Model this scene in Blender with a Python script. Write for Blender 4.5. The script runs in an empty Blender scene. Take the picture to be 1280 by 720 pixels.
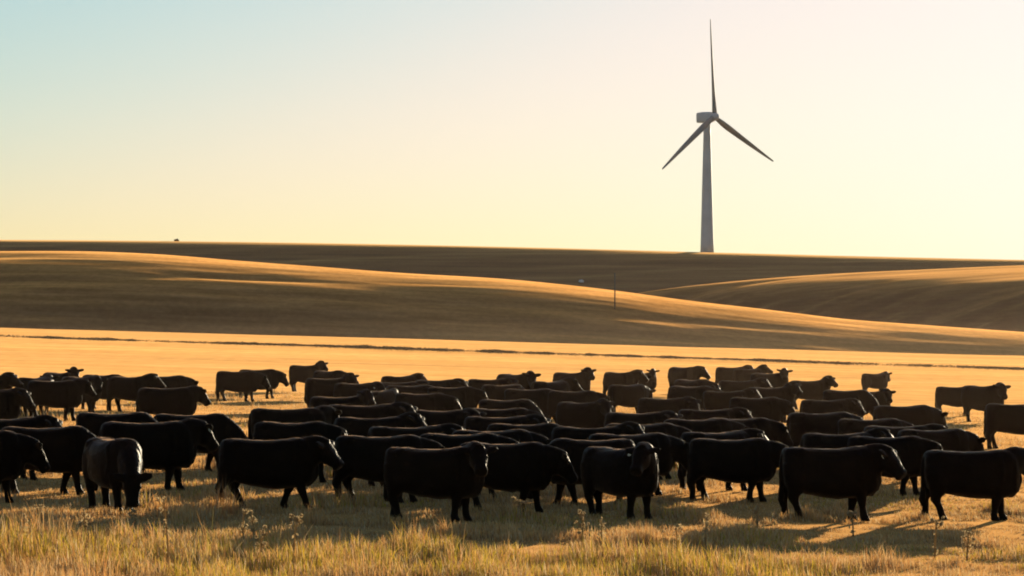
import bpy, bmesh, math, random
import numpy as np
from mathutils import Vector, Matrix, noise as mnoise

random.seed(7)
RNG = np.random.default_rng(11)
R = math.radians
scene = bpy.context.scene
COL = scene.collection

# ------------------------------------------------------------------ constants
F = 4000.0                 # focal length in pixels of a 1280-wide frame
CAM_H = 3.1
HORIZON = 429.0
SUN_AZ, SUN_EL = R(17.0), R(5.8)
SUN = Vector((math.sin(SUN_AZ)*math.cos(SUN_EL), math.cos(SUN_AZ)*math.cos(SUN_EL), math.sin(SUN_EL)))
TILT = 0.029

# ------------------------------------------------------------------ helpers
def smooth_interp(x, xs, ys):
    """C1 monotone-ish cubic through the points, linear beyond them"""
    x = np.asarray(x, float); xs = np.asarray(xs, float); ys = np.asarray(ys, float)
    m = np.gradient(ys, xs)
    i = np.clip(np.searchsorted(xs, x) - 1, 0, len(xs) - 2)
    h = xs[i+1] - xs[i]; t = (x - xs[i]) / h
    tc = np.clip(t, 0, 1)
    h00 = 2*tc**3 - 3*tc**2 + 1; h10 = tc**3 - 2*tc**2 + tc
    h01 = -2*tc**3 + 3*tc**2;    h11 = tc**3 - tc**2
    y = h00*ys[i] + h10*h*m[i] + h01*ys[i+1] + h11*h*m[i+1]
    y = y + np.where(t < 0, t*h*m[i], 0) + np.where(t > 1, (t-1)*h*m[i+1], 0)
    return y

_LAT = np.random.default_rng(5).random((256, 256))
def vnoise(x, y):
    x = np.asarray(x, float); y = np.asarray(y, float)
    xi = np.floor(x).astype(int); yi = np.floor(y).astype(int)
    fx = x - xi; fy = y - yi
    fx = fx*fx*(3-2*fx); fy = fy*fy*(3-2*fy)
    a = _LAT[xi & 255, yi & 255]; b = _LAT[(xi+1) & 255, yi & 255]
    c = _LAT[xi & 255, (yi+1) & 255]; d = _LAT[(xi+1) & 255, (yi+1) & 255]
    return (a*(1-fx)+b*fx)*(1-fy) + (c*(1-fx)+d*fx)*fy
def fbm(x, y, n=3):
    s = 0; a = 1.0; t = 0
    for k in range(n):
        s = s + a*vnoise(x*2**k + 17.3*k, y*2**k + 9.1*k); t += a; a *= .5
    return s/t

def link(o, parent=None):
    COL.objects.link(o)
    if parent is not None: o.parent = parent
    return o
def tag(o, label=None, cat=None, group=None, kind=None):
    if label: o['label'] = label
    if cat: o['category'] = cat
    if group: o['group'] = group
    if kind: o['kind'] = kind
    return o
def empty(name, loc, label, cat, group=None):
    o = bpy.data.objects.new(name, None); o.empty_display_size = .2
    o.location = loc; link(o)
    return tag(o, label, cat, group)
def mesh_obj(name, verts, faces, mat, parent=None, smooth=True):
    me = bpy.data.meshes.new(name)
    me.from_pydata([tuple(v) for v in verts], [], faces)
    me.materials.append(mat)
    if smooth: me.polygons.foreach_set('use_smooth', [True]*len(me.polygons))
    me.update()
    return link(bpy.data.objects.new(name, me), parent)
def fast_mesh(name, V, loops, counts, mat, smooth=False, colors=None):
    """numpy mesh: V (n,3), flat loop vertex ids, vertices per face"""
    me = bpy.data.meshes.new(name)
    me.vertices.add(len(V)); me.vertices.foreach_set('co', np.ascontiguousarray(V, np.float32).ravel())
    me.loops.add(len(loops)); me.loops.foreach_set('vertex_index', np.ascontiguousarray(loops, np.int32))
    starts = np.concatenate(([0], np.cumsum(counts)[:-1])).astype(np.int32)
    me.polygons.add(len(counts)); me.polygons.foreach_set('loop_start', starts)
    if smooth: me.polygons.foreach_set('use_smooth', np.ones(len(counts), bool))
    me.update(calc_edges=True)
    if colors is not None:
        a = me.color_attributes.new('tint', 'FLOAT_COLOR', 'POINT')
        c = np.ones((len(V), 4), np.float32); c[:, :3] = colors
        a.data.foreach_set('color', c.ravel())
    me.materials.append(mat)
    return bpy.data.objects.new(name, me)

# ------------------------------------------------------------------ node helpers
def new_mat(name):
    m = bpy.data.materials.new(name); m.use_nodes = True
    nt = m.node_tree; nt.nodes.clear()
    out = nt.nodes.new('ShaderNodeOutputMaterial')
    return m, nt, out
def nd(nt, typ, **kw):
    n = nt.nodes.new(typ)
    for k, v in kw.items():
        if k.startswith('i_'):
            n.inputs[k[2:].replace('_', ' ')].default_value = v
        else: setattr(n, k, v)
    return n
def ramp(nt, fac, stops, interp='LINEAR'):
    r = nt.nodes.new('ShaderNodeValToRGB'); r.color_ramp.interpolation = interp
    e = r.color_ramp.elements
    while len(e) < len(stops): e.new(0.5)
    for k, (p, c) in enumerate(stops):
        e[k].position = p; e[k].color = (*c, 1) if len(c) == 3 else c
    nt.links.new(fac, r.inputs['Fac'])
    return r.outputs['Color']
def coords(nt, scale, rot=0):
    g = nd(nt, 'ShaderNodeNewGeometry')
    mp = nd(nt, 'ShaderNodeMapping'); mp.inputs['Scale'].default_value = scale
    mp.inputs['Rotation'].default_value = (0, 0, rot)
    nt.links.new(g.outputs['Position'], mp.inputs['Vector'])
    return mp.outputs['Vector']
def tex_noise(nt, vec, scale=1, detail=4, rough=.55):
    n = nd(nt, 'ShaderNodeTexNoise'); n.inputs['Scale'].default_value = scale
    n.inputs['Detail'].default_value = detail; n.inputs['Roughness'].default_value = rough
    nt.links.new(vec, n.inputs['Vector'])
    return n.outputs['Fac']
def mixc(nt, a, b, fac, mode='MIX'):
    m = nd(nt, 'ShaderNodeMix', data_type='RGBA', blend_type=mode)
    for sock, v in ((m.inputs[0], fac), (m.inputs[6], a), (m.inputs[7], b)):
        if isinstance(v, bpy.types.NodeSocket): nt.links.new(v, sock)
        elif isinstance(v, (tuple, list)): sock.default_value = (*v, 1)
        else: sock.default_value = v
    return m.outputs[2]

def stubble_mat(name, c_dark, c_mid, c_light, sx, sy, rough=0.35, stripe=.4, flat=(.52, .42, .46), pile=(1.06, .93, .90)):
    """dry stubble and grass seen from afar: the upright stalks face the low sun,
    so the shading normal leans towards the horizontal and is broken up by noise"""
    m, nt, out = new_mat(name)
    n1 = tex_noise(nt, coords(nt, (sx, sy, 1)), 1, 5, .6)
    n2 = tex_noise(nt, coords(nt, (sx*.17, sy*.12, .1)), 1, 3, .5)
    n3 = tex_noise(nt, coords(nt, (.9, .35, .9)), 1, 3, .6)
    base = ramp(nt, n1, [(.32, c_dark), (.5, c_mid), (.7, c_light)])
    base = mixc(nt, base, ramp(nt, n2, [(.35, (.62, .62, .6)), (.65, (1.12, 1.1, 1.05))]), stripe, 'MULTIPLY')
    base = mixc(nt, base, ramp(nt, n3, [(.3, (.75, .75, .72)), (.7, (1.15, 1.15, 1.1))]), rough, 'MULTIPLY')
    # thatch on the ground plus the upright stalks, which catch a low sun like velvet pile
    d1 = nd(nt, 'ShaderNodeBsdfDiffuse'); nt.links.new(mixc(nt, base, flat, 1.0, 'MULTIPLY'), d1.inputs['Color'])
    d2 = nd(nt, 'ShaderNodeBsdfSheen', distribution='MICROFIBER'); d2.inputs['Roughness'].default_value = .3
    nt.links.new(mixc(nt, base, pile, 1.0, 'MULTIPLY'), d2.inputs['Color'])
    mx = nd(nt, 'ShaderNodeAddShader')
    nt.links.new(d1.outputs[0], mx.inputs[0]); nt.links.new(d2.outputs[0], mx.inputs[1])
    nt.links.new(mx.outputs[0], out.inputs['Surface'])
    return m

# ------------------------------------------------------------------ terrain
YS = [0, 57, 100, 140, 180, 220, 260, 300, 325]
ZS = [0, 0, .2, .42, .65, 1.4, 2.4, 3.1, 3.28]
def field_z(x, y):
    x = np.asarray(x, float); y = np.asarray(y, float)
    z = smooth_interp(np.clip(y, 0, 325), YS, ZS)
    t = np.maximum(y - 318, 0)
    z = z - .2*(np.sqrt(t*t + 8*8) - 8)
    xt = 120*np.tanh(x/120)
    z = z - TILT*xt
    z = z + 0.10*(fbm(x/9 + 40, y/14 + 3, 2) - .5)*np.clip((y-20)/40, 0, 1)
    return np.maximum(z, -14 + .0*x)
def fz(x, y): return float(field_z(np.array([x]), np.array([y]))[0])

def sheet(name, az0, az1, na, dist, zf, mat):
    az = np.linspace(R(az0), R(az1), na); A, D = np.meshgrid(az, dist)
    X = D*np.tan(A); Y = D
    Z = zf(X, Y)
    V = np.stack([X, Y, Z], -1).reshape(-1, 3)
    nr = len(dist)
    i = np.arange(nr-1)[:, None]*na + np.arange(na-1)[None, :]
    q = np.stack([i, i+1, i+1+na, i+na], -1).reshape(-1, 4)
    o = fast_mesh(name, V, q.ravel(), np.full(len(q), 4), mat, smooth=True)
    link(o); tag(o, kind='structure')
    return o

M_FIELD = stubble_mat('field_stubble', (.41, .24, .085), (.49, .29, .105), (.56, .345, .14), .05, .55, rough=.5)
M_HILL = stubble_mat('hill_stubble', (.46, .255, .085), (.57, .32, .11), (.66, .385, .14), .016, .20, rough=.6)
M_MID = stubble_mat('mid_hill_stubble', (.38, .215, .08), (.47, .27, .10), (.55, .325, .13), .012, .14)
M_FAR = stubble_mat('far_stubble', (.32, .21, .09), (.40, .26, .11), (.48, .31, .13), .006, .06)

field_d = np.concatenate([np.linspace(-60, 20, 20), np.linspace(21, 120, 240), np.linspace(120.5, 330, 300), np.linspace(331, 420, 40), np.linspace(440, 2600, 30)])
def build_field():
    # rectangular-ish grid: wide enough for a step to the side
    xs = np.concatenate([np.linspace(-900, -130, 20), np.linspace(-120, 120, 300), np.linspace(130, 900, 20)])
    ys = field_d
    X, Y = np.meshgrid(xs, ys)
    Z = field_z(X, Y)
    V = np.stack([X, Y, Z], -1).reshape(-1, 3); na = len(xs); nr = len(ys)
    i = np.arange(nr-1)[:, None]*na + np.arange(na-1)[None, :]
    q = np.stack([i, i+1, i+1+na, i+na], -1).reshape(-1, 4)
    o = fast_mesh('field', V, q.ravel(), np.full(len(q), 4), M_FIELD, smooth=True)
    link(o); tag(o, kind='structure')
build_field()

def hill_fn(yc, px, py, slope, r, back=.1, amp=.05, lam=(70, 9), seed=0, s1=.05, t1=60, tv=14, tl=45):
    """ridge along x at distance yc; px/py = crest line (frame px) turned into heights"""
    cx = [(p-640)/F*yc for p in px]
    cz = [CAM_H + (HORIZON-q)/F*yc for q in py]
    def f(X, Y):
        yy = yc
        H = smooth_interp(X, cx, cz)
        H = np.clip(H, -13, max(cz)*1.15)
        t = yy - Y
        tb = (np.interp(X, t1[0], t1[1]) if isinstance(t1, tuple) else t1) + tv*2*(fbm(X/tl + seed, (t + .25*X)/22 + seed, 3) - .5)
        front = s1*(np.sqrt(t*t + 100) - 10) + (slope-s1)*.5*((t-tb) + np.sqrt((t-tb)**2 + r*r) - (np.sqrt(tb*tb + r*r) - tb))
        bk = back*(np.sqrt(t*t + 900) - 30)
        z = H - np.where(t > 0, front, bk)
        w = np.clip(np.abs(t)/25, .25, 1)
        z = z + amp*2*(fbm(X/lam[0] + 3 + seed, (Y + .05*X)/lam[1] + seed, 4) - .5)*w*lam[1]/9
        z = z + .5*(fbm(X/160 + seed, Y/70 + 5, 2) - .5)*np.clip(np.abs(t)/20, 0, 1)*lam[1]/9
        return z
    return f
near_hill_f = hill_fn(600, [-300, -100, 0, 120, 200, 300, 400, 500, 640, 760, 860, 960, 1060, 1160, 1280, 1500],
                      [318, 315, 314, 314.5, 318, 326, 333.5, 341, 349.5, 362, 375.5, 387, 399, 406.5, 415, 428], .27, 60)
mid_hill_f = hill_fn(1000, [400, 640, 760, 850, 960, 1050, 1160, 1280, 1500],
                     [425, 392, 372, 359, 348, 342, 337, 332, 328], .30, 30, amp=.08, lam=(130, 19), seed=21, t1=([45, 160], [30, 190]), tv=20, tl=75, s1=.048)
far_hill_f = hill_fn(1500, [-400, 0, 320, 640, 900, 1280, 1700], [299, 300, 303, 309, 316, 325, 333], .25, 14, t1=44, tv=10, tl=90, s1=.062,
                     back=.03, amp=.05, lam=(160, 12), seed=47)
sheet('near_hill', -20, 20, 340, np.concatenate([np.linspace(400, 520, 70), np.linspace(521, 640, 160), np.linspace(642, 760, 30)]), near_hill_f, M_HILL)
sheet('middle_hill', -20, 20, 300, np.concatenate([np.linspace(660, 780, 40), np.linspace(781, 1040, 200), np.linspace(1043, 1200, 25)]), mid_hill_f, M_MID)
sheet('far_ridge', -20, 20, 300, np.concatenate([np.linspace(1230, 1420, 60), np.linspace(1421, 1540, 100), np.linspace(1545, 2400, 30)]), far_hill_f, M_FAR)

# ------------------------------------------------------------------ sky, sun, camera
world = bpy.data.worlds.new('World'); scene.world = world; world.use_nodes = True
wt = world.node_tree; wt.nodes.clear()
wo = wt.nodes.new('ShaderNodeOutputWorld'); bg = wt.nodes.new('ShaderNodeBackground')
sky = wt.nodes.new('ShaderNodeTexSky'); sky.sky_type = 'NISHITA'; sky.sun_disc = False
sky.sun_elevation = SUN_EL; sky.sun_rotation = SUN_AZ
sky.air_density = 1.0; sky.dust_density = .3; sky.ozone_density = 1.0
sky.altitude = 0
# film-like shoulder on the sky's brightness, channel by channel: 1 - exp(-(a c + k c^g))
def wmath(op, a, b=None):
    n = wt.nodes.new('ShaderNodeMath'); n.operation = op
    for s_, v in zip(n.inputs, (a, b)):
        if v is None: continue
        if isinstance(v, bpy.types.NodeSocket): wt.links.new(v, s_)
        else: s_.default_value = v
    return n.outputs[0]
sep = wt.nodes.new('ShaderNodeSeparateColor'); wt.links.new(sky.outputs[0], sep.inputs[0])
cmb = wt.nodes.new('ShaderNodeCombineColor')
for ch, (a_, k_, g_, top_) in enumerate([(.9, 1.12, 4.2, 9.8), (.2, 1.97, 1.35, 9.82), (1.1, 2.8, 1.75, 10.0)]):
    c_ = wmath('MULTIPLY', sep.outputs[ch], .1)
    x_ = wmath('ADD', wmath('MULTIPLY', c_, a_), wmath('MULTIPLY', wmath('POWER', c_, g_), k_))
    e_ = wmath('POWER', math.e, wmath('MULTIPLY', x_, -1.0))
    wt.links.new(wmath('MULTIPLY', wmath('SUBTRACT', 1.0, e_), top_), cmb.inputs[ch])
bg.inputs['Strength'].default_value = .10
wt.links.new(cmb.outputs[0], bg.inputs['Color']); wt.links.new(bg.outputs[0], wo.inputs['Surface'])

# thin evening haze lying over the plain
hm, hnt, hout = new_mat('haze')
hv = nd(hnt, 'ShaderNodeVolumeScatter'); hv.inputs['Color'].default_value = (1, .72, .53, 1)
hv.inputs['Density'].default_value = 1.25e-5; hv.inputs['Anisotropy'].default_value = .6
hnt.links.new(hv.outputs[0], hout.inputs['Volume'])
def box_verts(x0, x1, y0, y1, z0, z1):
    return [(x, y, z) for z in (z0, z1) for y in (y0, y1) for x in (x0, x1)]
BOXF = [(0, 2, 3, 1), (4, 5, 7, 6), (0, 1, 5, 4), (2, 6, 7, 3), (0, 4, 6, 2), (1, 3, 7, 5)]
hz = mesh_obj('haze', box_verts(-1200, 1200, -80, 1700, -30, 120), BOXF, hm, smooth=False); tag(hz, kind='structure')

gm = hm.copy(); gm.name = 'ground_haze'
[n for n in gm.node_tree.nodes if n.type == 'VOLUME_SCATTER'][0].inputs['Density'].default_value = 0.8e-4
gh = mesh_obj('ground_haze', box_verts(-300, 300, 63, 345, -12, 4.6), BOXF, gm, smooth=False); tag(gh, kind='structure')

sl = bpy.data.lights.new('sun', 'SUN'); sl.energy = 5.0; sl.angle = R(.5); sl.color = (1.0, .84, .58)
so = link(bpy.data.objects.new('sun', sl)); so.location = (60, 200, 60)
so.rotation_euler = SUN.to_track_quat('Z', 'Y').to_euler()

cam = bpy.data.cameras.new('camera'); cam.sensor_width = 36; cam.lens = F/1280*36
cam.clip_start = .5; cam.clip_end = 6000
co = link(bpy.data.objects.new('camera', cam)); co.location = (0, 0, CAM_H)
co.rotation_euler = (R(90) + math.atan((HORIZON-360)/F), 0, 0)
scene.camera = co
scene.view_settings.view_transform = 'Standard'; scene.view_settings.look = 'None'; scene.view_settings.exposure = 0
scene.cycles.use_denoising = True
scene.cycles.max_bounces = 6
scene.cycles.filter_width = 1.9

# ================================================================== simple materials
def plain(name, color, rough=.6, spec=.5, noise=None, metallic=0):
    m, nt, out = new_mat(name)
    p = nd(nt, 'ShaderNodeBsdfPrincipled'); p.inputs['Base Color'].default_value = (*color, 1)
    p.inputs['Roughness'].default_value = rough; p.inputs['Specular IOR Level'].default_value = spec
    p.inputs['Metallic'].default_value = metallic
    if noise:
        sc_, amt = noise
        n = tex_noise(nt, coords(nt, (1, 1, 1)), sc_, 4, .6)
        c = ramp(nt, n, [(.3, tuple(v*(1-amt) for v in color)), (.7, tuple(min(1, v*(1+amt)) for v in color))])
        nt.links.new(c, p.inputs['Base Color'])
    nt.links.new(p.outputs[0], out.inputs['Surface'])
    return m
M_PAINT = plain('turbine_paint', (.62, .595, .57), .45, noise=(.15, .08))
M_BLADE_SHADED = plain('blade_paint_shaded', (.30, .285, .26), .6, spec=.2, noise=(.15, .08))  # darker copy of the turbine paint, back-lit shade put into the colour
M_POLE = plain('weathered_wood', (.16, .11, .075), .85, noise=(6, .3))
M_STONE = plain('pale_stone', (.78, .76, .72), .8, noise=(5, .1))
M_TWIG = plain('dead_twigs', (.32, .19, .07), .9, noise=(3, .4))
M_LEAFDARK = plain('dark_leaves', (.05, .05, .028), .8, noise=(2, .4))
M_EYE = plain('dark_eye', (.006, .005, .004), .12)
M_TAG = plain('tag_plastic', (.75, .68, .45), .5)

# cow hide: near-black coat, rust tint in places, hair sheen along the back
def hide_mat():
    m, nt, out = new_mat('black_hide')
    p = nd(nt, 'ShaderNodeBsdfPrincipled')
    tc = nd(nt, 'ShaderNodeTexCoord'); oi = nd(nt, 'ShaderNodeObjectInfo')
    n1 = nd(nt, 'ShaderNodeTexNoise'); n1.inputs['Scale'].default_value = 3.2; n1.inputs['Detail'].default_value = 4
    nt.links.new(tc.outputs['Object'], n1.inputs['Vector'])
    base = ramp(nt, n1.outputs['Fac'], [(.35, (.006, .0038, .0022)), (.6, (.010, .006, .0034)), (.8, (.020, .011, .006))])
    rnd = ramp(nt, oi.outputs['Random'], [(0, (.7, .7, .7)), (.7, (1, 1, 1)), (1, (1.4, 1.2, 1.05))])
    nt.links.new(mixc(nt, base, rnd, 1.0, 'MULTIPLY'), p.inputs['Base Color'])
    p.inputs['Roughness'].default_value = .55; p.inputs['Specular IOR Level'].default_value = .05; p.inputs['Specular Tint'].default_value = (1, .74, .5, 1)
    p.inputs['Sheen Weight'].default_value = .06; p.inputs['Sheen Roughness'].default_value = .2
    p.inputs['Sheen Tint'].default_value = (1.0, .62, .34, 1)
    mp = nd(nt, 'ShaderNodeMapping'); mp.inputs['Scale'].default_value = (14, 40, 40)
    nt.links.new(tc.outputs['Object'], mp.inputs['Vector'])
    n2 = nd(nt, 'ShaderNodeTexNoise'); n2.inputs['Scale'].default_value = 1; n2.inputs['Detail'].default_value = 3
    nt.links.new(mp.outputs[0], n2.inputs['Vector'])
    b = nd(nt, 'ShaderNodeBump'); b.inputs['Strength'].default_value = .3; b.inputs['Distance'].default_value = .02
    nt.links.new(n2.outputs['Fac'], b.inputs['Height']); nt.links.new(b.outputs[0], p.inputs['Normal'])
    # fringe of back-lit hair along the outlines
    fr = nd(nt, 'ShaderNodeBsdfSheen', distribution='ASHIKHMIN'); fr.inputs['Roughness'].default_value = .32
    fr.inputs['Color'].default_value = (.14, .078, .036, 1); nt.links.new(b.outputs[0], fr.inputs['Normal'])
    ad = nd(nt, 'ShaderNodeAddShader'); nt.links.new(p.outputs[0], ad.inputs[0]); nt.links.new(fr.outputs[0], ad.inputs[1])
    nt.links.new(ad.outputs[0], out.inputs['Surface'])
    return m
M_HIDE = hide_mat()

# ================================================================== lofting
def loft(verts, faces, rings, seg=16, expo=2.0, cap=True):
    """rings: (centre, axis_u, axis_v, half_u, half_v) ellipse sections"""
    base = len(verts); n = len(rings)
    for (c, u, v, hu, hv) in rings:
        for k in range(seg):
            a = 2*math.pi*k/seg; ca, sa = math.cos(a), math.sin(a)
            ca = math.copysign(abs(ca)**(2/expo), ca); sa = math.copysign(abs(sa)**(2/expo), sa)
            verts.append(Vector(c) + Vector(u)*hu*ca + Vector(v)*hv*sa)
    for i in range(n-1):
        for k in range(seg):
            a = base+i*seg+k; b = base+i*seg+(k+1) % seg
            faces.append((a, b, b+seg, a+seg))
    if cap:
        faces.append(tuple(base+k for k in reversed(range(seg))))
        faces.append(tuple(base+(n-1)*seg+k for k in range(seg)))

def limb_rings(pts):
    """pts: (x, y, z, half_along_x, half_along_y) for legs going down"""
    return [((x, y, z), (1, 0, 0), (0, 1, 0), hx, hy) for x, y, z, hx, hy in pts]

# ================================================================== wind turbine
def build_turbine():
    x0 = (884-640)/F*1512; y0 = 1512.0
    zb = float(far_hill_f(np.array([[x0]]), np.array([[y0]]))[0, 0]) - 1.0
    s = F/1512
    z_top = CAM_H + (HORIZON-152)/s
    t = empty('wind_turbine', (x0, y0, zb), 'tall pale grey three bladed wind turbine on the skyline ridge', 'wind turbine')
    H = z_top - zb
    V, Fc = [], []
    loft(V, Fc, [((0, 0, H*k/12), (1, 0, 0), (0, 1, 0), 3.25+(1.55-3.25)*k/12, 3.25+(1.55-3.25)*k/12) for k in range(13)], 28)
    mesh_obj('tower', V, Fc, M_PAINT, t)
    # nacelle: long axis turned 45 degrees, hub towards the right and the camera
    yaw = R(-45)
    ax = Vector((math.cos(yaw), math.sin(yaw), 0)); sd = Vector((-ax.y, ax.x, 0)); up = Vector((0, 0, 1))
    c = Vector((0, 0, H + 2.1))
    V, Fc = [], []
    sec = [(-5.4, 1.5, 2.2), (-5.1, 1.9, 2.4), (-2, 2.1, 2.6), (2.0, 2.0, 2.5), (3.4, 1.7, 2.1)]
    loft(V, Fc, [(c + ax*d, sd, up, hu, hv) for d, hu, hv in sec], 24, expo=5)
    mesh_obj('nacelle', V, Fc, M_PAINT, t)
    hc = c + ax*4.9 + up*.1
    V, Fc = [], []
    loft(V, Fc, [(hc + ax*d, sd, up, r, r) for d, r in ((-1.6, 1.5), (-.8, 1.9), (.6, 1.9), (1.5, 1.45), (2.1, .8), (2.35, .2))], 20)
    mesh_obj('hub', V, Fc, M_PAINT, t)
    for k in range(3):
        th = R(-5 + 120*k)
        # positive angles lean to the right in the frame
        rad = up*math.cos(th) + (-sd if sd.x < 0 else sd)*math.sin(th)
        rad.normalize(); tang = ax.cross(rad).normalized()
        L = 46.0
        rings = []
        for f, ch, th_, tw in ((.02, 2.0, 2.0, 28), (.06, 2.1, 2.0, 28), (.14, 2.7, 1.7, 27), (.22, 2.9, 1.4, 25), (.4, 2.5, 1.0, 20),
                               (.6, 2.0, .7, 15), (.8, 1.4, .5, 11), (.94, .95, .3, 8), (.985, .75, .2, 4), (1.0, .4, .1, 0)):
            w = R(tw + 12); u = tang*math.cos(w) + ax*math.sin(w); v = -tang*math.sin(w) + ax*math.cos(w)
            rings.append((hc + rad*L*f + ax*.8*f*f - u*(ch*.12), u, v, ch/2*1.0, th_/2*1.15))
        V, Fc = [], []
        loft(V, Fc, rings, 14)
        mesh_obj('blade', V, Fc, M_BLADE_SHADED, t)
build_turbine()

# ================================================================== small things on the hills
def ray_height(fn, px, y):
    x = (px-640)/F*y
    return x, float(fn(np.array([[x]]), np.array([[y]]))[0, 0])
def build_pole():
    y = 556.0; x, z = ray_height(near_hill_f, 768.5, y)
    t = empty('utility_pole', (x, y, z), 'lone dark wooden pole standing on the sunlit hill slope', 'pole')
    V, Fc = [], []
    loft(V, Fc, [((0, 0, -.4), (1, 0, 0), (0, 1, 0), .12, .12), ((.02, 0, 3), (1, 0, 0), (0, 1, 0), .11, .11), ((0, 0, 6.1), (1, 0, 0), (0, 1, 0), .11, .11)], 10)
    mesh_obj('post', V, Fc, M_POLE, t)
    V, Fc = [], []
    loft(V, Fc, [((0, 0, 6.1), (1, 0, 0), (0, 1, 0), .12, .12), ((0, 0, 6.16), (1, 0, 0), (0, 1, 0), .14, .14), ((0, 0, 6.3), (1, 0, 0), (0, 1, 0), .07, .07)], 10)
    mesh_obj('pole_cap', V, Fc, M_POLE, t)
build_pole()
def build_boulder():
    y = 1495.0
    for _ in range(2000):
        x, z = ray_height(far_hill_f, 726.5, y)
        if HORIZON + (CAM_H - z)*F/y > 352.5: break
        y -= .25
    bm = bmesh.new(); bmesh.ops.create_icosphere(bm, subdivisions=3, radius=.95)
    for v in bm.verts:
        n = mnoise.noise(v.co*2.1 + Vector((3, 1, 7))); v.co *= 1 + .3*n; v.co.z *= .72; v.co.x *= 1.2
    me = bpy.data.meshes.new('boulder'); bm.to_mesh(me); bm.free(); me.materials.append(M_STONE)
    o = link(bpy.data.objects.new('boulder', me)); o.location = (x, y, z+.35)
    tag(o, 'tiny white boulder on the shaded hillside left of the pole', 'boulder')
build_boulder()

def leaf_cloud(n, centre_fn, size, rng, flat=.0):
    P = np.array([centre_fn(rng) for _ in range(n)])
    a = rng.normal(size=(n, 3)); a /= np.linalg.norm(a, axis=1)[:, None]
    b = np.cross(a, rng.normal(size=(n, 3))); b /= np.linalg.norm(b, axis=1)[:, None]
    s = size*rng.uniform(.6, 1.3, (n, 1))
    V = np.stack([P - a*s, P + b*s*.5, P + a*s, P - b*s*.5], 1).reshape(-1, 3)
    return V
def build_bush():
    y = 1496.0; x, z = ray_height(far_hill_f, 220.5, y); rng = np.random.default_rng(3)
    t = empty('bush', (x, y, z), 'single small dark bush on the skyline at far left', 'bush')
    def c(r):
        v = r.normal(size=3); v /= np.linalg.norm(v); v *= r.uniform(.35, 1)**.5
        return np.array([v[0]*1.2, v[1]*1.1, .35 + v[2]*.75 + .15*math.sin(v[0]*5)])
    V = leaf_cloud(900, c, .2, rng)
    o = fast_mesh('foliage', V, np.arange(len(V)), np.full(len(V)//4, 4), M_LEAFDARK); link(o, t)
    V, Fc = [], []
    for k in range(5):
        a = k*1.3
        loft(V, Fc, [((.06*math.cos(a), .06*math.sin(a), -.3), (1, 0, 0), (0, 1, 0), .05, .05), ((.5*math.cos(a), .5*math.sin(a), 1.1), (1, 0, 0), (0, 1, 0), .02, .02)], 6)
    mesh_obj('stems', V, Fc, M_TWIG, t)
build_bush()

def build_weed_strip():
    """dead weeds along the far side of the pasture"""
    rng = np.random.default_rng(8); n = 60000
    px = rng.uniform(-180, 1460, n)
    yy = np.interp(px, [-180, 0, 320, 640, 960, 1280, 1460], [268, 265, 261, 258, 255, 251, 249])
    dens = fbm(px/28, px*0 + 2.5, 3)
    gaps = (np.abs(px-182) < 12) | (np.abs(px-1085) < 22) | (np.abs(px-1180) < 16)
    keep = rng.random(n) < np.clip((dens-.22)*3, .25, 1)*np.where(gaps, .3, 1)
    px, yy, dens = px[keep], yy[keep], dens[keep]; n = len(px)
    yy = yy + rng.normal(0, 1.9, n); x = (px-640)/F*yy
    z = field_z(x, yy)
    h = (.04 + .22*np.clip(dens-.36, 0, 1)**1.1)*rng.uniform(.5, 1.25, n)*np.interp(px, [0, 1280], [1.35, .5])
    az = rng.uniform(0, 6.283, n); w = rng.uniform(.012, .035, n)
    dx, dy = np.cos(az)*w, np.sin(az)*w
    lean = rng.normal(0, .35, (n, 2))*h[:, None]
    A = np.stack([x-dx, yy-dy, z], 1); B = np.stack([x+dx, yy+dy, z], 1)
    C = np.stack([x+dx*.6+lean[:, 0], yy+dy*.6+lean[:, 1], z+h], 1); D = np.stack([x-dx*.6+lean[:, 0], yy-dy*.6+lean[:, 1], z+h], 1)
    V = np.stack([A, B, C, D], 1).reshape(-1, 3)
    o = fast_mesh('weed_strip', V, np.arange(len(V)), np.full(n, 4), M_TWIG); link(o)
    tag(o, 'dark line of dead weeds along the far edge of the golden pasture', 'weeds', kind='stuff')
build_weed_strip()

# ================================================================== cattle
def bez(p0, p1, p2, p3, t):
    return p0*(1-t)**3 + p1*3*t*(1-t)**2 + p2*3*t*t*(1-t) + p3*t**3

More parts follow.
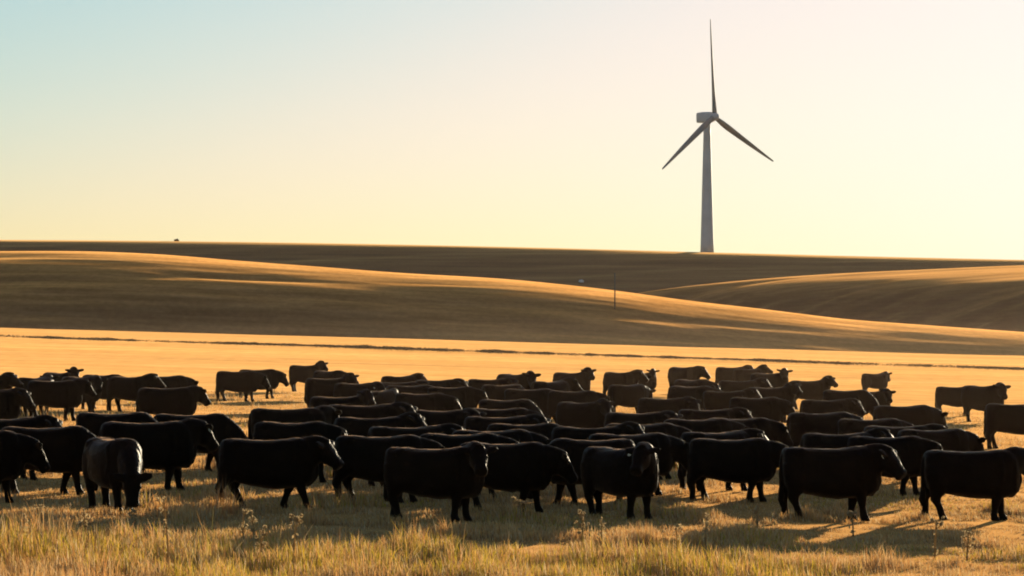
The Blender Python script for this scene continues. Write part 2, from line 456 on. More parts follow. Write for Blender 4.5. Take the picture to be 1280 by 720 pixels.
def make_cow_mesh(name, head='level', stride=0.0, hstride=0.0, side=0.0, belly=0.0, seed=0):
    """one continuous animal, x forward, feet on z = 0, about 1.33 m at the back.
    head: level / up / low / graze ; side: head turned (radians, negative = to its right)"""
    rr = random.Random(seed)
    V, Fc = [], []
    X, Y, Z = Vector((1, 0, 0)), Vector((0, 1, 0)), Vector((0, 0, 1))
    # trunk: x, top, bottom, half width
    trunk = [(-.995, 1.23, .88, .09), (-.975, 1.29, .74, .20), (-.91, 1.33, .64, .275), (-.78, 1.345, .585, .32), (-.60, 1.335, .55-belly*.5, .335),
             (-.40, 1.315, .525-belly*.8, .355), (-.18, 1.305, .49-belly, .39), (.06, 1.31, .465-belly, .40), (.26, 1.325, .455-belly*.5, .385), (.44, 1.355, .45, .345),
             (.56, 1.36, .455, .31), (.68, 1.335, .485, .27), (.79, 1.27, .54, .215), (.86, 1.15, .64, .12)]
    loft(V, Fc, [((x, 0, (t+b-.035)/2), Y, Z, w, (t-b+.035)/2) for x, t, b, w in trunk], 32, expo=3.1)
    # hook bones and shoulder blades
    for s in (1, -1):
        loft(V, Fc, [((-.66, s*.16, 1.27), X, Z, .16, .07), ((-.66, s*.25, 1.255), X, Z, .13, .06), ((-.67, s*.315, 1.22), X, Z, .07, .035)], 10)
        loft(V, Fc, [((.40, s*.24, 1.22), X, Z, .12, .10), ((.42, s*.34, 1.05), X, Z, .11, .16), ((.44, s*.345, .85), X, Z, .09, .14)], 10)
    # neck
    heads = {'level': (Vector((1.03, 0, 1.25)), R(-42)), 'up': (Vector((.97, 0, 1.37)), R(-32)), 'low': (Vector((1.11, 0, 1.00)), R(-56)),
             'graze': (Vector((1.17, 0, .62)), R(-76)), 'mid': (Vector((1.06, 0, 1.17)), R(-46))}
    poll, pitch = heads[head]
    poll = poll.copy()
    if side:
        d = poll - Vector((.62, 0, poll.z)); poll = Vector((.62, 0, poll.z)) + Vector((d.x*math.cos(side*.75), d.x*math.sin(side*.75), 0))
    hd = Vector((math.cos(pitch)*math.cos(side), math.cos(pitch)*math.sin(side), math.sin(pitch)))
    hs = Vector((-math.sin(side), math.cos(side), 0)); hu = hd.cross(hs).normalized()
    if hu.z < 0 and head != 'graze': hu = -hu
    if head == 'graze' and hu.x*math.cos(side)+hu.y*math.sin(side) < 0: hu = -hu
    p0 = Vector((.48, 0, .99)); p1 = Vector((.80, 0, .5*(1.0+poll.z-.04)))
    p3 = poll + hd*.06 - hu*.03
    p2 = p3 - hd*.10 - Vector((.20*math.cos(side*.6), .20*math.sin(side*.6), -.02))
    if head == 'graze': p2 = p3 + Vector((-.16, 0, .16)); p1 = Vector((.86, 0, .94))
    rings = []
    for k in range(10):
        t = k/9; c = bez(p0, p1, p2, p3, t)
        dt = (bez(p0, p1, p2, p3, min(1, t+.02)) - bez(p0, p1, p2, p3, max(0, t-.02))).normalized()
        u = Z.cross(dt); u = (Y if u.length < .05 else u.normalized()); v = dt.cross(u).normalized()
        rings.append((c, u, v, .255*(1-t)+.14*t, .36*(1-t)+.235*t))
    loft(V, Fc, rings, 18, expo=2.3)
    # dewlap and brisket
    loft(V, Fc, [((.56, 0, .53), Y, Z, .13, .10), ((.74, 0, .55), Y, Z, .115, .12), ((.86, 0, .66), Y, Z, .075, .12), ((.92, 0, .78), Y, Z, .045, .10)], 12)
    # head: broad forehead, deep jaw, blunt square muzzle
    prof = [(-.08, .085, .085, -.085), (-.03, .13, .12, -.14), (.05, .145, .118, -.185), (.13, .148, .108, -.21), (.21, .125, .094, -.20),
            (.29, .106, .082, -.158), (.36, .100, .074, -.135), (.42, .108, .072, -.137), (.455, .106, .062, -.13), (.477, .08, .03, -.095)]
    loft(V, Fc, [(poll + hd*t*1.02 + hu*((a_+b_)/2), hs, hu, w*1.12, (a_-b_)/2*1.06) for t, w, a_, b_ in prof], 24, expo=3.2)
    # poll tuft
    loft(V, Fc, [(poll - hd*.06 + hu*.03, hs, hd, .07, .07), (poll + hu*.10 - hd*.05, hs, hd, .085, .065), (poll + hu*.145 - hd*.05, hs, hd, .045, .035)], 10)
    # ears
    ears = []
    for s in (1, -1):
        e0 = poll + hs*s*.10 - hd*.01 + hu*.03
        ed = (hs*s*.92 - hd*.22 + hu*(.12 + rr.uniform(-.12, .16))).normalized()
        eu = (hd - ed*hd.dot(ed)).normalized(); ev = ed.cross(eu)
        loft(V, Fc, [(e0 + ed*t, eu, ev, a, b) for t, a, b in ((0, .05, .036), (.06, .078, .038), (.14, .092, .036), (.22, .07, .032), (.28, .03, .024))], 10)
        ears.append((e0 + ed*.15, ed, eu, ev))
    # legs
    def fleg(s, dx):
        y = .18*s
        pts = [(.48, y, .92, .19, .12), (.47+.12*dx, y*1.05, .70, .175, .125), (.46+.28*dx, y, .55, .13, .10), (.46+.5*dx, y*.95, .43, .088, .078),
               (.455+.6*dx, y*.93, .36, .085, .076), (.45+.82*dx, y*.9, .23, .060, .058), (.45+1.0*dx, y*.9, .11, .066, .062), (.475+1.05*dx, y*.9, .05, .078, .068), (.485+1.05*dx, y*.9, -.01, .082, .07)]
        loft(V, Fc, limb_rings([(x, y_, z, hx*1.1, hy*1.12) for x, y_, z, hx, hy in pts]), 14)
    def hleg(s, dx):
        y = .185*s
        pts = [(-.72, y*.9, 1.05, .255, .15), (-.71+.1*dx, y, .85, .27, .155), (-.72+.2*dx, y*1.05, .68, .235, .14), (-.79+.4*dx, y, .55, .155, .11),
               (-.865+.6*dx, y*.95, .45, .10, .08), (-.875+.68*dx, y*.93, .38, .09, .07), (-.82+.85*dx, y*.92, .23, .062, .058), (-.81+1.0*dx, y*.92, .11, .068, .062), (-.785+1.05*dx, y*.92, .05, .078, .068), (-.775+1.05*dx, y*.92, -.01, .082, .07)]
        loft(V, Fc, limb_rings([(x, y_, z, hx*1.1, hy*1.12) for x, y_, z, hx, hy in pts]), 14)
    fleg(1, stride); fleg(-1, -stride); hleg(1, -hstride); hleg(-1, hstride)
    # tail
    sw = rr.uniform(-.05, .05)
    tail = [(-.92, 0, 1.27, .05), (-.985, .01*sw, 1.19, .046), (-1.015, sw*.5, 1.0, .04), (-1.02, sw, .8, .038), (-1.015, sw*1.4, .62, .048), (-1.01, sw*1.6, .46, .062), (-1.0, sw*1.7, .34, .04)]
    loft(V, Fc, [((x, y, z), X, Y, r, r) for x, y, z, r in tail], 10)
    # udder / flank hair
    if belly >= 0: loft(V, Fc, [((-.42, 0, .60), X, Y, .13, .12), ((-.42, 0, .53), X, Y, .12, .11), ((-.41, 0, .48), X, Y, .05, .05)], 12)
    me = bpy.data.meshes.new(name + '_raw'); me.from_pydata([tuple(v) for v in V], [], Fc); me.update()
    bm = bmesh.new(); bm.from_mesh(me); bmesh.ops.recalc_face_normals(bm, faces=bm.faces); bm.to_mesh(me); bm.free()
    tmp = bpy.data.objects.new('tmp', me); COL.objects.link(tmp)
    rm = tmp.modifiers.new('r', 'REMESH'); rm.mode = 'VOXEL'; rm.voxel_size = .019; rm.use_smooth_shade = True
    sm = tmp.modifiers.new('s', 'SMOOTH'); sm.factor = .5; sm.iterations = 3
    dc = tmp.modifiers.new('d', 'DECIMATE'); dc.ratio = .5
    dg = bpy.context.evaluated_depsgraph_get()
    out = bpy.data.meshes.new_from_object(tmp.evaluated_get(dg)); out.name = name
    bpy.data.objects.remove(tmp); bpy.data.meshes.remove(me)
    # eyes join the same mesh
    bm = bmesh.new(); bm.from_mesh(out)
    for v in bm.verts:       # slightly shaggy coat
        n = mnoise.noise(v.co*5.0 + Vector((seed, 0, 0))); n2 = mnoise.noise(Vector((v.co.x*22, v.co.y*22, v.co.z*11)) + Vector((seed, 5, 0)))
        k = min(1.0, max(.25, (v.co.z-.25)/.35)); v.co += v.normal*(n*.012 + n2*.010*k)
    for f in bm.faces: f.smooth = True; f.material_index = 0
    for s in (1, -1):
        c = poll + hd*.15 + hs*s*.144 + hu*.05
        r = bmesh.ops.create_uvsphere(bm, u_segments=10, v_segments=6, radius=.022, matrix=Matrix.Translation(c))
        for v in r['verts']:
            for f in v.link_faces: f.material_index = 1; f.smooth = True
    bm.to_mesh(out); bm.free()
    out.materials.clear(); out.materials.append(M_HIDE); out.materials.append(M_EYE)
    xmax = max(v.co.x for v in out.vertices); xmin = min(v.co.x for v in out.vertices)
    # a small ear tag, right ear (towards the camera when it walks to the right)
    e, ed, eu, ev = ears[1]
    tv, tf = [], []
    loft(tv, tf, [(e + eu*.02 - ev*.035, ed, eu, .018, .008), (e + eu*.035 - ev*.045, ed, eu, .034, .008), (e + eu*.085 - ev*.05, ed, eu, .036, .008), (e + eu*.10 - ev*.05, ed, eu, .02, .006)], 10)
    tm = bpy.data.meshes.new('ear_tag'); tm.from_pydata([tuple(v) for v in tv], [], tf); tm.materials.append(M_TAG); tm.update()
    return out, tm, (xmin, xmax)

PROTO = {
    'walk':   make_cow_mesh('cow_walk', 'level', .22, .16, -.55, .03, 1),
    'stand':  make_cow_mesh('cow_stand', 'level', .06, -.10, .5, .01, 2),
    'mid':    make_cow_mesh('cow_mid', 'mid', -.10, .12, -.6, .04, 3),
    'up':     make_cow_mesh('cow_up', 'up', .08, .05, -.45, .0, 4),
    'low':    make_cow_mesh('cow_low', 'low', .12, -.12, .35, .04, 5),
    'graze':  make_cow_mesh('cow_graze', 'graze', -.16, .10, -.25, .01, 6),
    'look':   make_cow_mesh('cow_look', 'level', .07, .09, -1.15, .03, 7),
    'lookup': make_cow_mesh('cow_lookup', 'up', -.06, .07, -.95, .0, 8),
    'stride': make_cow_mesh('cow_stride', 'mid', -.24, -.18, -.35, .05, 9),
    'away':   make_cow_mesh('cow_away', 'mid', .10, .14, .7, .02, 10),
}

# left, right (frame px), height of the back line in the frame, heading (0 = walking right, -90 = at the camera), pose, ear tag, label
COWS = [
 # ---- rear left cluster
 (-42, 13, 474, 5, 'up', 0, 'black cow cut by the left edge, head just above the nearer cow there'),
 (-40, 28, 488, 0, 'mid', 0, 'black cow at the left edge, in front of the rear left cluster, head low'),
 (35, 63, 472, 62, 'stand', 0, 'black cow seen from behind, rounded rump, at the left end of the rear left cluster'),
 (57, 104, 466, 0, 'up', 0, 'black cow with its ear raised, highest back of the rear left cluster'),
 (43, 108, 476, 3, 'mid', 0, 'nearest broad black cow in the left part of the rear left cluster'),
 (80, 134, 471, -4, 'mid', 0, 'black cow hiding others in the middle of the rear left cluster'),
 (108, 162, 470, 4, 'low', 0, 'black cow with bright gaps between its legs in the rear left cluster'),
 (140, 198, 471, -5, 'stand', 0, 'black cow right of the leg gaps in the rear left cluster'),
 (188, 239, 470, 0, 'low', 0, 'black cow with sloping back at the top right of the rear left cluster'),
 (176, 256, 485, 0, 'mid', 0, 'black cow at the right end of the rear left cluster, head at its edge'),
 # ---- left, middle and front
 (208, 294, 518, 0, 'graze', 0, 'grazing black cow with rounded shoulder right of the big left cow'),
 (88, 222, 517, 4, 'mid', 1, 'black cow whose back shows just above the big left cow'),
 (122, 272, 529, 0, 'mid', 1, 'large black cow at front left, nose close to the next cow\'s rump'),
 (113, 181, 549, -62, 'graze', 0, 'black cow facing the camera with its head down, in front of the large left cow'),
 (20, 120, 534, -6, 'graze', 0, 'black cow grazing beside the camera-facing cow at far left'),
 (-66, 33, 540, 3, 'low', 0, 'black cow cut by the left edge in the front row, head lowered'),
 (-30, 66, 523, 4, 'mid', 0, 'black cow behind the grazing cow at far left, only its back showing'),
 # ---- centre left
 (275, 332, 464, -3, 'low', 0, 'left cow of the far pair standing apart against the golden field'),
 (298, 361, 462, 3, 'low', 0, 'right cow of the far pair standing apart, head stretched forward'),
 (357, 418, 457, 0, 'up', 0, 'topmost black cow of the far centre left group'),
 (386, 448, 464, -4, 'low', 0, 'black cow with a rounded lowered head, far centre left against the field'),
 (384, 446, 473, 4, 'mid', 0, 'black cow in front of the topmost centre left cow, back just visible'),
 (424, 482, 479, 2, 'mid', 1, 'black cow with a sunlit ear below the rounded head, centre left'),
 (477, 533, 470, 0, 'stand', 0, 'black cow against the field, left one of two right of the centre left group'),
 (526, 580, 475, -3, 'mid', 0, 'black cow against the field, right one of two beside the bright notch'),
 (489, 553, 483, 5, 'low', 0, 'black cow with rim lit cheek below the two against the field'),
 (505, 566, 492, -6, 'low', 0, 'black cow left of the small lit gap in the centre'),
 (404, 528, 505, 0, 'mid', 0, 'long black cow with a bright rim on its muzzle, centre left'),
 (384, 476, 496, 4, 'mid', 0, 'black cow behind the long cow in the centre left, back edge lit'),
 (306, 436, 512, 2, 'mid', 0, 'black cow with smooth round rump at the left end of the middle row'),
 (332, 425, 528, -3, 'low', 0, 'black cow with tan patch on its back behind the leading walking cow'),
 (418, 536, 522, 3, 'mid', 0, 'black cow in the middle of the centre left, faint lit line along its back'),
 (271, 430, 549, 0, 'stride', 0, 'black cow walking right in full side view in the front row'),
 (425, 555, 545, -4, 'low', 0, 'black cow just right of the walking side view cow, rear legs showing'),
 (470, 578, 534, 3, 'mid', 0, 'black cow with brightly rim lit face above the front centre cow'),
 (490, 613, 560, -14, 'look', 0, 'broad black cow in the front centre, head turned with rim lit cheek'),
 (600, 690, 554, -16, 'low', 0, 'black cow with lit back and bent neck right of the front centre cow'),
 # ---- centre
 (587, 648, 474, 8, 'mid', 0, 'black cow with rounded rump just right of the bright notch'),
 (614, 686, 467, 0, 'stand', 0, 'black cow with flat back against the field, left of the raised head cow'),
 (600, 668, 481, -3, 'mid', 0, 'black cow in the second line of backs right of the bright notch'),
 (634, 706, 487, 3, 'low', 0, 'black cow with rim lit head left of the bright legs gap'),
 (686, 754, 464, -2, 'up', 0, 'black cow with clear legs and raised head against the field'),
 (592, 690, 500, 2, 'mid', 0, 'black cow with thin lit back in the third line of the centre'),
 (578, 690, 511, -3, 'low', 0, 'black cow right of the small lit gap, reddish light along its back'),
 (588, 684, 521, 2, 'mid', 0, 'black cow with orange lit spot on its back in the centre'),
 (690, 778, 503, -38, 'mid', 0, 'big dark black cow turned towards the camera in the centre, below the bright legs gap'),
 (586, 672, 538, 3, 'low', 0, 'black cow behind the bent neck cow, orange line on its back'),
 (622, 716, 530, -4, 'low', 0, 'black cow with pinkish muzzle light in the centre'),
 (676, 776, 549, 186, 'graze', 0, 'black cow facing left and grazing behind the front centre right cow'),
 (738, 826, 560, -50, 'look', 1, 'black cow facing the camera, yellow light down its cheek, front centre right'),
 (470, 540, 478, 2, 'mid', 0, 'black cow under the left one of the two against the field, back only'),
 (540, 606, 484, -3, 'low', 0, 'black cow just below the bright notch between the centre groups'),
 (440, 516, 489, 3, 'mid', 0, 'black cow between two lit lines of backs, left of centre'),
 (520, 600, 513, -2, 'mid', 0, 'black cow below the small lit gap, dark back'),
 (540, 640, 543, 3, 'low', 0, 'black cow behind the front centre cow, lit poll'),
 (690, 760, 489, 2, 'low', 0, 'black cow under the clear legged cow, centre'),
 (656, 730, 476, -3, 'mid', 0, 'black cow left of the clear legged cow, back and neck only'),
 (700, 800, 534, 4, 'mid', 0, 'black cow above the left facing grazer, centre'),
 # ---- centre right
 (750, 812, 465, 0, 'stand', 0, 'black cow against the field with raised head, right of the cow with clear legs'),
 (782, 828, 466, -40, 'lookup', 0, 'black cow with head turned, left of the wide far right of centre cow'),
 (758, 823, 481, 3, 'low', 0, 'black cow with bright grass showing under its belly, centre right'),
 (827, 891, 459, -2, 'mid', 0, 'black cow with flat back left of the bright triangle gap'),
 (893, 946, 459, 0, 'mid', 0, 'black cow just right of the bright triangle gap'),
 (912, 968, 461, 2, 'up', 0, 'black cow with a pricked ear in the far right of centre line'),
 (934, 996, 466, -10, 'lookup', 0, 'black cow looking at the camera, both ears seen, far right of centre line'),
 (838, 905, 473, 3, 'mid', 0, 'black cow directly below the cow with the flat back'),
 (830, 912, 483, 0, 'low', 0, 'black cow with rim lit forehead right of the bright belly gap'),
 (896, 966, 476, -3, 'mid', 0, 'black cow below the triangle gap, short lit line on its back'),
 (984, 1046, 477, -8, 'lookup', 0, 'black cow with raised head and both ears against the field, right of centre'),
 (914, 992, 497, 0, 'low', 0, 'black cow with curved lit back edge left of the lit tuft'),
 (930, 1004, 485, 4, 'mid', 0, 'black cow behind the curved lit back cow, right of centre'),
 (1024, 1106, 488, 0, 'mid', 0, 'black cow in front of the isolated far right cow, flat back'),
 (1066, 1124, 489, -3, 'mid', 0, 'black cow below the isolated far right cow, small square head'),
 (1072, 1122, 467, 0, 'stand', 0, 'single black cow standing alone against the field at far right'),
 (1086, 1192, 507, 2, 'low', 0, 'black cow with its head low beside the sunlit patch on the right'),
 (1166, 1232, 484, -3, 'mid', 0, 'left cow of the far pair near the right edge'),
 (1198, 1270, 482, 2, 'stand', 0, 'right cow of the far pair near the right edge, head up'),
 (1228, 1330, 502, 0, 'stand', 0, 'black cow cut by the right edge, legs clear on sunlit grass'),
 # ---- right middle
 (975, 1098, 518, 0, 'low', 0, 'black cow with long rim lit back and face, middle row right of centre'),
 (760, 868, 530, 3, 'mid', 0, 'black cow behind the low headed cow, centre right middle row'),
 (826, 942, 524, -2, 'low', 0, 'black cow with yellow rim down its face, centre right'),
 (892, 978, 523, 2, 'low', 0, 'black cow with narrow lit back between two rim lit faces'),
 (846, 966, 540, 2, 'mid', 0, 'black cow with small dark head showing above the front right row'),
 (762, 850, 516, -3, 'mid', 0, 'black cow under the bright belly gap, only its back showing'),
 (860, 930, 512, 3, 'mid', 0, 'black cow with uneven lit back, below the rim lit forehead'),
 (734, 867, 544, 2, 'low', 0, 'black cow with pinkish rim on its muzzle right of the camera facing cow'),
 (866, 990, 549, -3, 'low', 0, 'black cow in the front right row, lit grass between its legs'),
 (970, 1133, 561, 0, 'mid', 1, 'large black cow in side view with a pale ear tag, front right'),
 (1000, 1122, 544, 3, 'mid', 0, 'black cow whose curved back shows above the large front right cow'),
 (1062, 1180, 546, -4, 'low', 0, 'black cow with lit curved shoulder behind the large front right cow'),
 (1122, 1233, 537, 0, 'low', 0, 'black cow with blunt face beside the sunlit patch at right'),
 (1100, 1166, 533, 6, 'mid', 0, 'black cow mostly hidden behind the lit curved shoulder at right'),
 (1000, 1080, 500, 3, 'mid', 0, 'black cow above the long rim lit back, right of centre'),
 (880, 950, 489, -3, 'mid', 0, 'black cow right of the rim lit forehead, back only'),
 (800, 876, 498, 2, 'mid', 0, 'black cow left of the rim lit forehead, below the belly gap'),
 (1056, 1140, 524, 3, 'low', 0, 'black cow between the rim lit face and the sunlit patch at right'),
 (1150, 1302, 565, 0, 'mid', 0, 'black cow cut by the right edge in the front row, standing on sunlit grass'),
]

def place_cows():
    placed = []
    order = sorted(range(len(COWS)), key=lambda i: -COWS[i][2])
    out = {}
    for i in order:
        l, r, yb, yaw, pose, tagd, label = COWS[i]
        hr = random.Random(i*7+3)
        if pose == 'mid' and hr.random() < .3: pose = 'away'
        if pose in ('mid', 'stand') and hr.random() < .15: pose = 'walk'
        hidden = any(w in label for w in ('behind', 'back', 'line', 'below', 'above', 'between', 'under', 'hidden'))
        if abs(yaw) < 10: yaw += hr.choice((hr.uniform(-7, 7), hr.uniform(-26, 20), hr.uniform(-16, 14), hr.uniform(-46, 38) if hidden else 0))
        if yb < 492 and hr.random() < .5 and abs(yaw) < 30: yaw = hr.choice((-1, 1))*hr.uniform(24, 52)
        if hidden and 470 < yb < 535 and pose in ('mid', 'away') and hr.random() < .4: pose = hr.choice(('low', 'walk', 'lookup', 'graze'))
        yaw_r = R(yaw); me, tm, (x0, x1) = PROTO[pose]
        sc_ = 1.0
        for _ in range(4):
            # depth at which the back line falls on the wanted height
            lo, hi = 40.0, 240.0
            for _k in range(40):
                mid = (lo+hi)/2; x = ((l+r)/2-640)/F*mid
                yy = HORIZON + (CAM_H - fz(x, mid) - 1.37*sc_)*F/mid
                if yy > yb: lo = mid
                else: hi = mid
            y = (lo+hi)/2; s = F/y
            L = abs(math.cos(yaw_r))*(x1-x0) + abs(math.sin(yaw_r))*.72
            sc_ = min(1.12, max(.92, (r-l)/s/L))
        # keep clear of animals already placed
        x = ((l+r)/2-640)/F*y
        halfL = .5*L*sc_; halfW = .5*(abs(math.sin(yaw_r))*(x1-x0) + abs(math.cos(yaw_r))*.80)*sc_
        for _k in range(400):
            bad = False
            for (px_, py_, hl, hw) in placed:
                if abs(x-px_) < (halfL+hl)*.93 and abs(y-py_) < (halfW+hw):
                    bad = True; break
            if not bad: break
            y += .15; x = ((l+r)/2-640)/F*y
        placed.append((x, y, halfL, halfW))
        rp = random.Random(i*13+5)
        o = bpy.data.objects.new('cow', me)
        mid_local = (x0+x1)/2*sc_
        ox, oy = x - mid_local*math.cos(yaw_r), y - mid_local*math.sin(yaw_r)
        o.location = (ox, oy, fz(ox, oy)); o.rotation_euler = (0, 0, yaw_r)
        o.scale = (sc_*rp.uniform(.98, 1.02), sc_*rp.uniform(.97, 1.08), sc_*1.03)
        out[i] = (o, tagd, tm, label)
    for i in range(len(COWS)):
        o, tagd, tm, label = out[i]
        link(o); tag(o, label, 'cow', 'black cattle grazing and walking in one herd')
        if tagd: link(bpy.data.objects.new('ear_tag', tm), o)
place_cows()

# ================================================================== grass and weeds
def grass_mat():
    m, nt, out = new_mat('dry_grass_blades')
    at = nd(nt, 'ShaderNodeAttribute', attribute_name='tint')
    d = nd(nt, 'ShaderNodeBsdfDiffuse'); t = nd(nt, 'ShaderNodeBsdfTranslucent')
    nt.links.new(at.outputs['Color'], d.inputs['Color'])
    nt.links.new(mixc(nt, at.outputs['Color'], (1.0, .93, .88), 1.0, 'MULTIPLY'), t.inputs['Color'])
    mx = nd(nt, 'ShaderNodeMixShader'); mx.inputs[0].default_value = .6
    nt.links.new(d.outputs[0], mx.inputs[1]); nt.links.new(t.outputs[0], mx.inputs[2])
    nt.links.new(mx.outputs[0], out.inputs['Surface'])
    return m
M_GRASS = grass_mat()

STRAW = np.array([[.87, .50, .17], [.90, .56, .22], [.80, .43, .14], [.90, .64, .34], [.64, .32, .12]])
GREEN = np.array([[.80, .54, .05], [.56, .44, .05], [.84, .58, .07], [.42, .34, .06]])

def blades(n, y0, y1, half, hmean, wmean, rng, keep_fn=None, segs=2):
    """scattered blades between depths y0..y1; density even over the wedge"""
    y = np.sqrt(rng.uniform(y0*y0, y1*y1, n)); x = y*np.tan(R(half))*rng.uniform(-1, 1, n)
    clump = fbm(x/.55 + 7, y/.8 + 3, 3); patch = fbm(x/3.2 + 31, y/5 + 11, 3); fine = fbm(x/.18, y/.22 + 50, 2)
    keep = rng.random(n) < np.clip((clump*.6 + fine*.4 - .30)*3.6, .12, 1)
    if keep_fn is not None: keep &= keep_fn(x, y)
    x, y, clump, patch = x[keep], y[keep], clump[keep], patch[keep]; n = len(x)
    z = field_z(x, y) - .01
    big = np.clip((fbm(x/.9 + 12, y/1.3 + 33, 2) - .60)*5, 0, 1)
    h = hmean*(.10 + 1.9*clump**1.5 + .7*(patch-.5) + .9*big)*(1 + .18*np.clip(-x/5, -1, 1))*rng.uniform(.55, 1.35, n)
    # tall in the foreground, grazed short where the herd stands, with a few tufts left
    edge = 47.6 + 3.4*(fbm(x/4.5 + 90, y*0 + 4, 3) - .5) - .10*x*np.clip(x/8, -1, 1)*.35
    short = np.clip((y - edge)/1.4, 0, 1)
    tuft = np.clip((fbm(x/1.1 + 60, y/1.9 + 70, 2) - .60)*7, 0, 1)
    h = h*(1 - short*(.70 - .62*tuft))
    tall = rng.random(n) < .025*(1 - .7*short)
    h = np.where(tall, h*rng.uniform(1.3, 1.9, n), h)
    az = rng.normal(-SUN_AZ, .75, n); w = wmean*rng.uniform(.6, 1.4, n)*np.where(tall, .6, 1)
    dx, dy = np.cos(az)*w*.5, np.sin(az)*w*.5
    la = rng.uniform(0, 2*math.pi, n); lm = h*np.abs(rng.normal(0, .34, n))
    lx, ly = np.cos(la)*lm - .05*h, np.sin(la)*lm
    base = np.stack([x, y, z], 1); wv = np.stack([dx, dy, np.zeros(n)], 1)
    mid = base + np.stack([lx*.32, ly*.32, h*.55], 1); tip = base + np.stack([lx, ly, h*np.sqrt(np.clip(1-(lm/h)**2*.5, .3, 1))], 1)
    V = np.stack([base - wv, base + wv, mid + wv*.8, mid - wv*.8, tip], 1).reshape(-1, 3)
    i = np.arange(n)*5
    loops = np.stack([i, i+1, i+2, i+3, i+3, i+2, i+4], 1).ravel(); counts = np.tile([4, 3], n)
    right = np.clip((x/np.maximum(y, 1)*F + 640)/1280, 0, 1)
    near = np.clip((52-y)/8, 0, 1)
    g = np.clip((patch - .58 + .20*near*right + .05*near)*6, 0, 1)*(.35 + .65*near)*rng.uniform(.3, 1, n)
    isg = rng.random(n) < g*.75
    c = np.where(isg[:, None], GREEN[rng.integers(0, 4, n)], STRAW[rng.integers(0, 5, n)])
    c = c*rng.uniform(.72, 1.15, (n, 1))
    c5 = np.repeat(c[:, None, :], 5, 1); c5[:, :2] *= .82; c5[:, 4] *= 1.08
    return V, loops, counts, np.clip(c5.reshape(-1, 3), 0, .9)

def build_grass():
    rng = np.random.default_rng(21)
    parts = [blades(125000, 38, 54, 13.5, .19, .0095, rng), blades(150000, 50, 66, 12.5, .20, .012, rng),
             blades(120000, 66, 90, 12, .21, .016, rng), blades(70000, 90, 150, 11.5, .20, .026, rng)]
    Vs, Ls, Cs, Ts = [], [], [], []; off = 0
    for V, l, c, t in parts:
        Vs.append(V); Ls.append(l+off); Cs.append(c); Ts.append(t); off += len(V)
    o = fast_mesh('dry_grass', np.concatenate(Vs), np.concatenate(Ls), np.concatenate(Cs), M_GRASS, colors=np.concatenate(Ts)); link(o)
    tag(o, 'golden dry pasture grass with green patches under and in front of the herd', 'grass', kind='stuff')
build_grass()

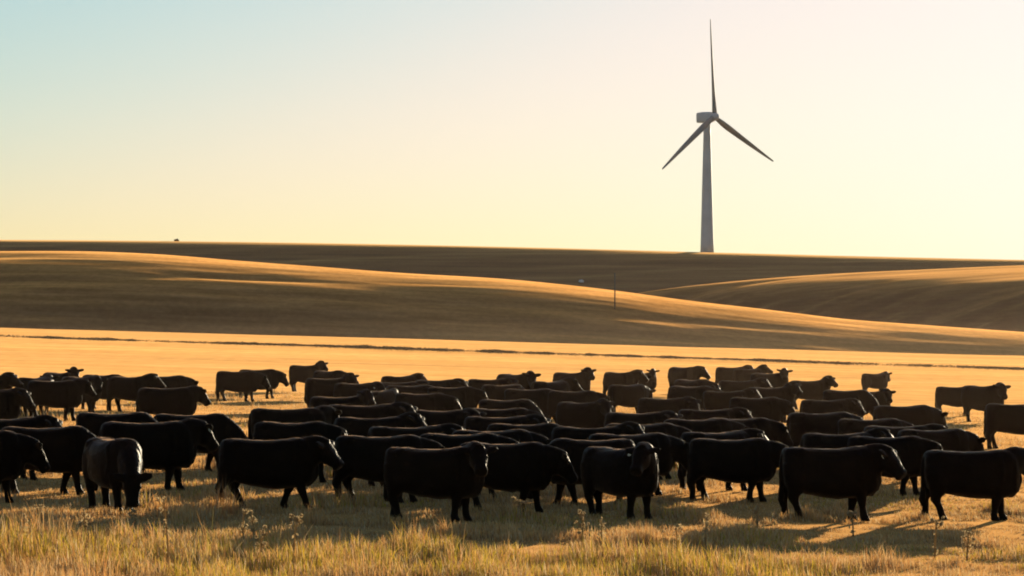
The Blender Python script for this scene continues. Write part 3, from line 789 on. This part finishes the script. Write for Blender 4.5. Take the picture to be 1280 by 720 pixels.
def dry_plant(name, color):
    m, nt, out = new_mat(name)
    c = ramp(nt, tex_noise(nt, coords(nt, (1, 1, 1)), 9, 3, .6), [(.3, tuple(v*.7 for v in color)), (.7, color)])
    d = nd(nt, 'ShaderNodeBsdfDiffuse'); t = nd(nt, 'ShaderNodeBsdfTranslucent')
    nt.links.new(c, d.inputs['Color']); nt.links.new(c, t.inputs['Color'])
    mx = nd(nt, 'ShaderNodeMixShader'); mx.inputs[0].default_value = .6
    nt.links.new(d.outputs[0], mx.inputs[1]); nt.links.new(t.outputs[0], mx.inputs[2])
    nt.links.new(mx.outputs[0], out.inputs['Surface'])
    return m
M_STALK = dry_plant('weed_stalk', (.62, .43, .20))
M_SEED = dry_plant('weed_seed_head', (.66, .48, .25))
def weed(px, py, h, kind, label, seed):
    """one dry forb: stalk with side branches, dead leaves and seed heads; py = frame height of its foot"""
    rr = random.Random(seed); rng = np.random.default_rng(seed)
    lo, hi = 36.0, 150.0
    for _ in range(40):
        m_ = (lo+hi)/2; x = (px-640)/F*m_
        if HORIZON + (CAM_H - fz(x, m_))*F/m_ > py: lo = m_
        else: hi = m_
    y = lo; x = (px-640)/F*y
    t = empty('dry_weed', (x, y, fz(x, y)), label, 'weed', 'tall dry weeds standing above the foreground grass')
    V, Fc = [], []; tips = []
    bend = rr.uniform(-.10, .10)
    def path(f): return Vector((bend*h*f*f, .03*h*f, h*f))
    loft(V, Fc, [(path(f), (1, 0, 0), (0, 1, 0), .016*(1-f*.6), .016*(1-f*.6)) for f in (0, .25, .5, .75, 1)], 6)
    nb = {'spike': 5, 'umbel': 9, 'bush': 11}[kind]
    for k in range(nb):
        f = {'spike': rr.uniform(.35, .9), 'umbel': rr.uniform(.78, .97), 'bush': rr.uniform(.2, .9)}[kind]
        a = rr.uniform(0, 6.28); L = h*{'spike': .14, 'umbel': .24, 'bush': .30}[kind]*rr.uniform(.6, 1.2)
        p = path(f); q = p + Vector((math.cos(a)*L*.7, math.sin(a)*L*.7, L*{'spike': .8, 'umbel': .6, 'bush': .75}[kind]))
        u = Vector((1, 0, 0)); v = Vector((0, 1, 0))
        loft(V, Fc, [(p, u, v, .006, .006), ((p+q)/2 + Vector((0, 0, -.01)), u, v, .005, .005), (q, u, v, .004, .004)], 5)
        tips.append(q)
    tips.append(path(1.0))
    mesh_obj('stalk', V, Fc, M_STALK, t)
    for q in tips:
        k = 14 if kind != 'spike' else 10
        P = []
        for _ in range(k):
            d = Vector((rr.gauss(0, 1), rr.gauss(0, 1), rr.gauss(0, 1)))*.010
            if kind == 'spike': d.z *= 2.4
            P.append(tuple(q + d))
        Vv = leaf_cloud(len(P), (lambda it: (lambda r: next(it)))(iter(P)), .024, rng)
        o = fast_mesh('seed_head', Vv, np.arange(len(Vv)), np.full(len(Vv)//4, 4), M_SEED); link(o, t)
    L = np.array([tuple(path(rr.uniform(.1, .7)) + Vector((rr.gauss(0, .03), rr.gauss(0, .03), 0))) for _ in range(12)])
    Vv = leaf_cloud(len(L), (lambda it: (lambda r: next(it)))(iter(L)), .04, rng)
    o = fast_mesh('dead_leaves', Vv, np.arange(len(Vv)), np.full(len(Vv)//4, 4), M_STALK); link(o, t)
WEEDS = [
 (211, 716, .84, 'spike', 'tallest dry weed, pale seed heads, at left in front of the shadow'),
 (304, 690, .52, 'spike', 'pair of stems dry weed below the side view cow, left one'),
 (318, 684, .46, 'spike', 'thin dry weed just right of the stem below the side view cow'),
 (367, 700, .50, 'umbel', 'dry weed with a flat branching top in the shadow, left of centre'),
 (325, 704, .40, 'bush', 'small twiggy weed left of the flat topped weed'),
 (45, 668, .34, 'bush', 'short pale weed in shadow at far left'),
 (29, 690, .44, 'spike', 'dry weed at the left edge of the lit grass'),
 (107, 676, .40, 'spike', 'slim dry weed at the shadow edge near the far left'),
 (167, 664, .26, 'bush', 'little pale weed in the shadow below the camera facing cow at left'),
 (652, 672, .52, 'umbel', 'pale weed with a bright head in shadow below the bent neck cow'),
 (715, 660, .30, 'spike', 'single thin pale weed in shadow at centre'),
 (727, 690, .52, 'bush', 'bushy brown weed in the middle of the foreground'),
 (752, 690, .42, 'spike', 'short upright weed right of the bushy brown weed'),
 (826, 650, .34, 'spike', 'thin weed beside the feet of the camera facing cow at right'),
 (847, 704, .44, 'spike', 'upright weed at the lower edge of the shadow right of centre'),
 (881, 682, .40, 'spike', 'lone pale weed in the dark shadow right of centre'),
 (946, 660, .36, 'spike', 'thin weed in shadow left of the large front right cow'),
 (1066, 672, .36, 'umbel', 'pale weed between the large front right cow and its shadow'),
 (1168, 700, .52, 'umbel', 'tall pale weed with a round head in the shadow at right'),
 (1208, 700, .36, 'bush', 'small branching weed right of the round headed weed'),
]
for i, (px, py, h, k, lab) in enumerate(WEEDS): weed(px, py, h*1.15, k, lab, 100+i)
